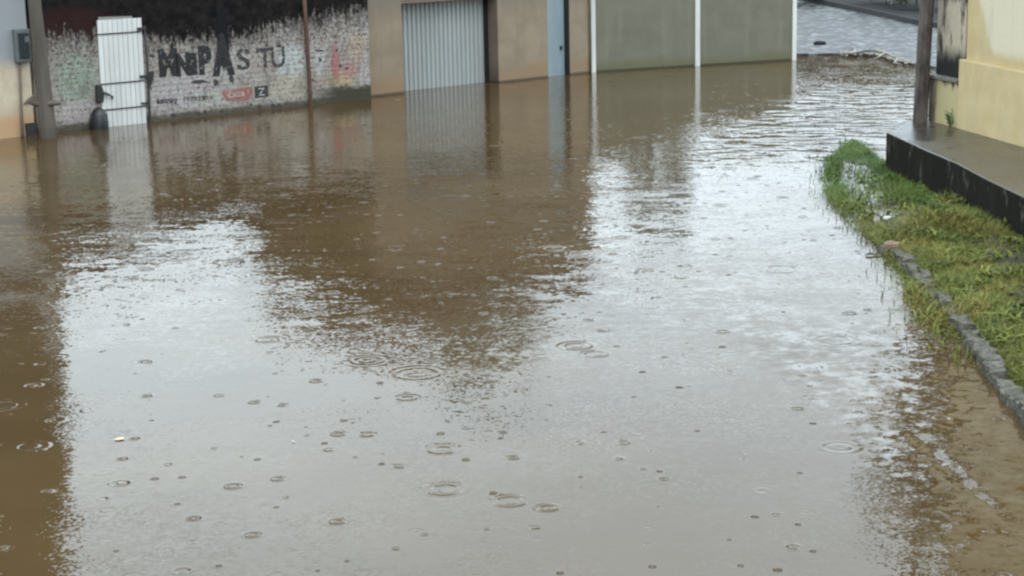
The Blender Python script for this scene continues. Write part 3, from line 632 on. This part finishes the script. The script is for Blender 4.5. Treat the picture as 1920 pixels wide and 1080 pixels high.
for i in range(len(outer)-1):
    for j in range(K): a = i*(K+1)+j; vg.f.append((a, a+1, a+K+2, a+K+1))
tag(vg.build('verge', M['soil'], smooth=True), 'muddy verge between the water and the platform', kind='structure')

kline = [(1664, 450), (1692, 474), (1718, 500), (1745, 531), (1780, 568), (1815, 610), (1862, 676), (1918, 748), (1985, 830)]
kp = [P(x, y, .09) for x, y in kline]
ks = empty('kerb_row', kp[0]); tag(ks, 'row of broken grey kerb stones running along the grassy verge', 'kerb')
for i in range(len(kp)-1):
    a = kp[i]; b = kp[i+1]; d = (b-a); nseg = max(1, int(round(d.length/.36)))
    for s_ in range(nseg):
        p0 = a+d*(s_/nseg+.03*random.random()); p1 = a+d*((s_+1)/nseg-.03*random.random()); t = (p1-p0).normalized(); nn = Vector((-t.y, t.x, 0)); q = MB(); R = []
        m_ = 5; hh = random.uniform(-.06, .0); wd = random.uniform(.10, .14); p0 = p0+Vector((random.uniform(-.025, .025), 0, 0)); p1 = p1+Vector((random.uniform(-.025, .025), 0, 0))
        for r_ in range(m_+1):
            c = p0.lerp(p1, r_/m_)-kp[0]
            for (o_, z_) in [(-wd/2, -.25), (-wd/2, -.004), (-wd/2+.012, .012), (wd/2-.012, .012), (wd/2, -.004), (wd/2, -.25)]:
                j_ = random.uniform(-.025, .025); v = c+nn*(o_+j_); q.v.append((v.x, v.y, c.z+z_+hh+random.uniform(-.018, .018)))
        for r_ in range(m_):
            for e_ in range(5): a_ = r_*6+e_; q.f.append((a_, a_+1, a_+7, a_+6))
        q.f += [tuple(range(6)), tuple(m_*6+e_ for e_ in reversed(range(6)))]
        q.build('kerb_stone', M['bkerb'], ks)

def grass_mat():
    k = NT('grass_blades'); a = k.n('ShaderNodeAttribute'); a.attribute_name = 'tint'; t = a.outputs['Fac']; p = k.pos(); n = k.noise(p, 1.8, 3); n2 = k.noise(p, 7, 3)
    c = k.mix(k.ss(t, .0, .95), (.032, .055, .007), (.165, .18, .030)); c = k.mix(k.ss(k.math('MULTIPLY_ADD', n2, .4, t), .98, 1.14), c, (.28, .23, .08))
    c = k.mix(k.ss(n, .48, .62, 0, .6), c, (.17, .135, .028))
    X, Y, Z = k.sep(p); c = k.mix(k.ss(Y, 18.5, 22.0, 0, .6), c, (.06, .14, .022))
    k.fin(c, .7, None, .25); k.put(k.b.inputs['Transmission Weight'], 0.0); return k.m
gv = []; gf = []; gt_ = []
def blade(x, y, z, h, lean, az, wd, tint, curl=1.0):
    k = len(gv); dx, dy = math.cos(az), math.sin(az); px_, py_ = -dy, dx; n = 4
    for i in range(n):
        t = i/(n-1); r = lean*t**1.7*h; zz = z+h*(t-.5*curl*lean*t*t); w_ = wd*(1-t*.9)
        gv.append((x+dx*r+px_*w_, y+dy*r+py_*w_, zz)); gv.append((x+dx*r-px_*w_, y+dy*r-py_*w_, zz))
        gt_.extend([tint, tint])
    for i in range(n-1): a = k+2*i; gf.append((a, a+1, a+3, a+2))
def kdist(x, y):
    best = 9
    for i in range(len(kp)-1):
        a = kp[i]; b = kp[i+1]; d = b-a; t = max(0, min(1, ((x-a.x)*d.x+(y-a.y)*d.y)/(d.x*d.x+d.y*d.y))); best = min(best, math.hypot(x-a.x-d.x*t, y-a.y-d.y*t))
    return best
def kx(y):
    for a, b in zip(kp, kp[1:]):
        if b.y <= y <= a.y: return a.x+(b.x-a.x)*(a.y-y)/(a.y-b.y)
    return -9 if y > kp[0].y else kp[-1].x
ns = [(random.uniform(3, 6), random.uniform(11, 25), random.uniform(.15, .5), random.uniform(-1, 1)) for _ in range(150)]
def clump(x, y): return sum(s_*math.exp(-((x-a)**2+(y-b)**2)/(r_*r_)) for a, b, r_, s_ in ns)
cnt = 0
while cnt < 40000:
    i = random.random()*(len(outer)-1.001); fi = int(i); fr_ = i-fi; t = random.random()
    o_ = outer[fi].lerp(outer[fi+1], fr_); a = Vector((*inner[fi], 0)).lerp(Vector((*inner[fi+1], 0)), fr_)
    x = o_.x*(1-t)+a.x*t+random.gauss(0, .03); y = o_.y*(1-t)+a.y*t+random.gauss(0, .03)
    seglen = (outer[fi+1]-outer[fi]).length
    if random.random() > seglen/2.2+.15: continue
    c = clump(x, y)
    if i < 5:     # clump standing in the water: ring of grass with open water inside
        dens = .6 if t < .22 else (.09 if t < .75 else .4)
        if i < 1.0: dens = .7
        z = 0.0
    else: dens = 1.0; z = mound(t, fi)
    kd = kdist(x, y)
    if kd < .075: dens *= .62 if math.sin(x*9+y*5)+math.sin(y*2.3) > .1 else .12
    if y < kp[5].y and x < kx(y)-.05: dens *= .10
    if c < -.2: dens *= .75
    if c < -.9: dens *= .75
    if random.random() > dens: continue
    h = random.uniform(.05, .15)*(1+.6*max(-.7, min(1, c)))
    if t > .85: h *= 1.25
    r_ = random.random(); az0 = 2.2*math.sin(x*2.3+y*1.1)+1.5*math.sin(y*1.9)
    if r_ < .55: blade(x, y, z-.01, h, random.uniform(.4, 1.7), az0+random.gauss(0, 1.3), random.uniform(.003, .007), min(1, max(0, random.random()*.7+.2*c+.15)))
    elif r_ < .85: blade(x, y, z-.005, h*.75, random.uniform(1.8, 3.4), az0+random.gauss(0, 1.6), random.uniform(.003, .006), min(1, random.random()), 1.1 if False else .62)
    else: blade(x, y, z-.01, h*.55, random.uniform(.8, 2.0), random.uniform(0, 6.28), random.uniform(.009, .016), min(1, max(0, random.random()*.6+.35)), .8)
    cnt += 1
# broad-leaved weeds mixed through the grass
for _ in range(150):
    i = 2+random.random()*(len(outer)-3.01); fi = int(i); t = random.uniform(.15, 1); o_ = outer[fi].lerp(outer[fi+1], i-fi); a = Vector((*inner[fi], 0)).lerp(Vector((*inner[fi+1], 0)), i-fi)
    x = o_.x*(1-t)+a.x*t; y = o_.y*(1-t)+a.y*t; tn = random.random(); hh = random.uniform(.05, .16)
    for q in range(random.randint(7, 16)):
        blade(x+random.gauss(0, .05), y+random.gauss(0, .05), mound(t, fi)+random.uniform(0, hh*.6), hh*random.uniform(.5, 1), random.uniform(.8, 2.2), random.uniform(0, 6.28), random.uniform(.012, .026), min(1, tn*.6+random.random()*.35), .9)
# stragglers in the water
for _ in range(260):
    i = random.random()*(len(outer)-3); fi = int(i); o_ = outer[fi].lerp(outer[fi+1], i-fi)
    blade(o_.x-abs(random.gauss(0, .12)), o_.y+random.gauss(0, .15), 0, random.uniform(.04, .14), random.uniform(.3, 1.5), random.uniform(0, 6.28), .005, random.random()*.7)
me = bpy.data.meshes.new('grass'); me.from_pydata(gv, [], gf); at = me.attributes.new('tint', 'FLOAT', 'POINT'); at.data.foreach_set('value', gt_); me.update()
go = bpy.data.objects.new('grass', me); COL.objects.link(go); me.materials.append(grass_mat()); tag(go, 'rough wet grass on the verge between the water and the platform', 'grass', kind='stuff')

def leaf_mat(name, c1, c2):
    k = NT(name); a = k.n('ShaderNodeObjectInfo'); n = k.noise(k.obj(), 9, 3); return k.fin(k.mix(k.ss(n, .3, .7), c1, c2), .5)
LM = leaf_mat('dark_foliage', (.030, .050, .016), (.070, .10, .035))
# small weed growing at the foot of the yellow wall
wq = P(1781, 238, .5); we = empty('weed', wq); tag(we, 'small green weed growing at the foot of the yellow wall corner', 'plant')
stm = MB(); lv = MB()
for i in range(7):
    az = random.uniform(0, 6.28); hh = random.uniform(.12, .30); e_ = Vector((math.cos(az)*.07, math.sin(az)*.05, hh)); stm.tube([(0, 0, 0), e_*.55, e_], [.005, .004, .002], 5)
    for j in range(12):
        c = e_*random.uniform(.25, 1); a2 = random.uniform(0, 6.28); d = Vector((math.cos(a2), math.sin(a2), random.uniform(-.3, .6))).normalized(); s_ = d.orthogonal().normalized(); l_ = random.uniform(.025, .05)
        lv.add([c, c+d*l_*.5+s_*l_*.25, c+d*l_, c+d*l_*.5-s_*l_*.25], [(0, 1, 2, 3)])
stm.build('stem', LM, we); lv.build('foliage', leaf_mat('weed_leaves', (.05, .10, .02), (.12, .18, .05)), we)

# driftwood branch on the shoreline
bq = P(1590, 103, .08); dw = MB()
def brp(pts, r): dw.tube([PR(x, y, .03)-bq for x, y in pts], r, 6, wob=.4)
brp([(1575, 101), (1598, 99), (1622, 96), (1645, 95), (1662, 99), (1674, 106), (1690, 112), (1712, 117)], [.02, .032, .025, .035, .028, .034, .024, .014])
brp([(1601, 99), (1603, 92), (1598, 87)], [.03, .022, .012]); brp([(1660, 99), (1648, 106), (1640, 110)], [.03, .022, .012]); brp([(1684, 110), (1676, 118), (1690, 121)], [.03, .025, .015]); brp([(1640, 95), (1655, 91)], [.022, .012])
tag(dw.build('driftwood_branch', plain('pale_driftwood', (.33, .30, .245), .6, 9, .8, .01), smooth=True, loc=bq), 'pale bare branch stranded along the edge of the cobbled street', 'branch')
# litter caught in the grass
for (x, y, r_, l) in [(1664, 408, .035, 'small crumpled white scrap at the wet tip of the grass'), (1727, 421, .03, 'small pale yellow scrap lying in the grass below the platform'), (1672, 458, .06, 'pinkish broken brick lump at the start of the kerb row')]:
    q = P(x, y, .10); b = MB(); blob(b, (0, 0, 0), r_, 1.3, 1, .6, 7, 5, .3); pk = 'brick' in l
    tag(b.build('brick_lump' if pk else 'paper_scrap', plain('brick_lump' if pk else 'scrap_paper', (.26, .17, .13) if pk else (.6, .6, .5), .3, 9, .8, .004), loc=q), l, 'brick' if pk else 'scrap')
# rain bubbles riding on the flood
bb = MB()
for _ in range(1250):
    y = random.uniform(9.5, 29)
    if y < 14 and random.random() < .75: continue; x = random.uniform(-.30, .26)*y
    if x > .19*y and y < 26: continue
    r_ = random.uniform(.003, .0085)*(.7+y*.028); k0 = len(bb.v); n = 7
    for (cz, cr_) in [(-.05, 1), (.45, .88), (.85, .5)]:
        for j in range(n): t = 2*math.pi*j/n; bb.v.append((x+r_*cr_*math.cos(t), y+r_*cr_*math.sin(t), r_*cz))
    bb.v.append((x, y, r_))
    for q in range(2):
        for j in range(n): a = k0+q*n+j; b = k0+q*n+(j+1) % n; bb.f.append((a, b, b+n, a+n))
    for j in range(n): bb.f.append((k0+2*n+j, k0+2*n+(j+1) % n, k0+3*n))
tag(bb.build('rain_bubbles', plain('bubble_film', (.26, .24, .195), .1, 5, .08, 0), smooth=True), 'tiny pale bubbles and splashes of rain riding on the flood water', 'bubbles', kind='stuff')

# ------------------------------------------------------------------ trees and shrubs (behind the walls, seen mirrored; a few at the top right)
def tree(name, loc, h, r, crown0, n, label, cat='tree', leaf=.16, group=None, squash=1.0):
    t = empty(name, loc); tag(t, label, cat, group); tr = MB()
    tr.tube([(0, 0, -.6), (.05, .02, h*.3), (-.05, .05, h*.6), (.02, 0, h*.9)], [.05*h*.5, .04*h*.5, .025*h*.5, .008*h], 9, wob=.1); cl_ = []
    for i in range(9):
        az = i*2.4+random.random(); z0 = h*(crown0+.05+.5*(1-crown0)*random.random()); e_ = Vector((math.cos(az)*r*random.uniform(.5, .9), math.sin(az)*r*random.uniform(.5, .9), z0+(h-z0)*random.uniform(.2, .75)))
        tr.tube([(0, 0, z0*.85), (e_.x*.5, e_.y*.5, (z0*.85+e_.z)/2+.05*h), e_], [.012*h, .008*h, .003*h], 6); cl_.append(e_)
    cl_.append(Vector((0, 0, h*.93)))
    tr.build('trunk', M['bark'], t, smooth=True); lf = MB()
    for i in range(n):
        c = random.choice(cl_); v = Vector((random.gauss(0, 1), random.gauss(0, 1), random.gauss(0, .8))).normalized()*r*.42*random.random()**.4; c = c+v; c.z = max(c.z, h*crown0*.8)
        d = Vector((random.gauss(0, 1), random.gauss(0, 1), random.gauss(0, .6))).normalized(); s_ = d.orthogonal().normalized(); l_ = leaf*random.uniform(.6, 1.3)
        lf.add([c, c+d*l_*.5+s_*l_*.3, c+d*l_, c+d*l_*.5-s_*l_*.3], [(0, 1, 2, 3)])
    lf.build('foliage', LM, t)
tree('tree', (-1.0, 43.5, 0), 8.2, 1.8, .5, 1300, 'tall thin dark tree behind the beige house', leaf=.28)
q = NW.A+NW.t*2.0+NW.n*1.2
tree('tree', (q.x, q.y, 0), 3.5, .8, .35, 2200, 'small dense tree behind the green wall', leaf=.16)
tree('tree', (6.95, 27.2, .4), 6.6, 1.5, .5, 2400, 'bushy dark tree rising behind the mouldy pillar and yellow building', leaf=.2)
for i, (x, y, h_, r_, l) in enumerate([(1660, 3, .7, .9, 'low dark shrub on the far pavement, left of the pair'), (1716, 12, .7, .8, 'low dark shrub on the far pavement, just left of the concrete post'),
                                       (1508, -3, .5, .6, 'dark green shrub on the far pavement beside the green wall end')]):
    q = PR(x, y, .14); tree('shrub', (q.x, q.y, q.z), h_, r_, .1, 1800, l, 'shrub', .12, 'shrubs on the far pavement')

fh = empty('long_house', (4, 63, .5)); tag(fh, 'long low dark house beyond the far pavement', 'house')
wl = MB(); wl.box(0, 24, 0, 6, -1, 2.1); wl.build('wall', M['dkhouse'], fh); rf = MB(); rf.prism([(-.4, 2.1), (24.4, 2.1), (24.4, 2.2), (22, 3.1), (2, 3.1), (-.4, 2.2)], -.5, 6.5); rf.build('roof', M['tile'], fh)

# ------------------------------------------------------------------ floating bits
def leafobj(px, py, s_, mat, label, cat, name):
    q = P(px, py, .006); b = MB(); pts = [(math.cos(t)*s_*random.uniform(.8, 1.1), math.sin(t)*s_*.6*random.uniform(.8, 1.1)) for t in [i*2*math.pi/9 for i in range(9)]]
    b.slab(pts, 0, .004); b.add([(-s_*1.3, -.004, .002), (-s_*.7, -.004, .002), (-s_*.7, .004, .002), (-s_*1.3, .004, .002)], [(0, 1, 2, 3)])
    o = b.build(name, mat, loc=q, rz=random.uniform(-.4, .4)); tag(o, label, cat)
leafobj(225, 823, .032, M['leafy'], 'pale yellow leaf floating in the near left water', 'leaf', 'fallen_leaf')
leafobj(550, 828, .009, M['white'], 'tiny white fleck floating in the near water', 'petal', 'petal')
leafobj(276, 968/3.9+1, .01, M['white'], 'tiny white scrap floating by the foot of the iron post', 'scrap', 'paper_scrap')
leafobj(745, 188, .05, M['debris'], 'small pale scrap floating below the beige wall left of the shutter', 'scrap', 'paper_scrap')
for (x, y, l) in [(1632, 478, 'dark twig floating off the grassy bank, nearer the left'), (1648, 477, 'dark twig floating off the grassy bank, nearer the grass')]:
    q = P(x, y, .01); b = MB(); b.tube([(-.05, 0, 0), (0, .02, .012), (.05, -.01, .0)], [.006, .012, .004], 6); tag(b.build('twig', M['iron'], loc=q), l, 'twig')
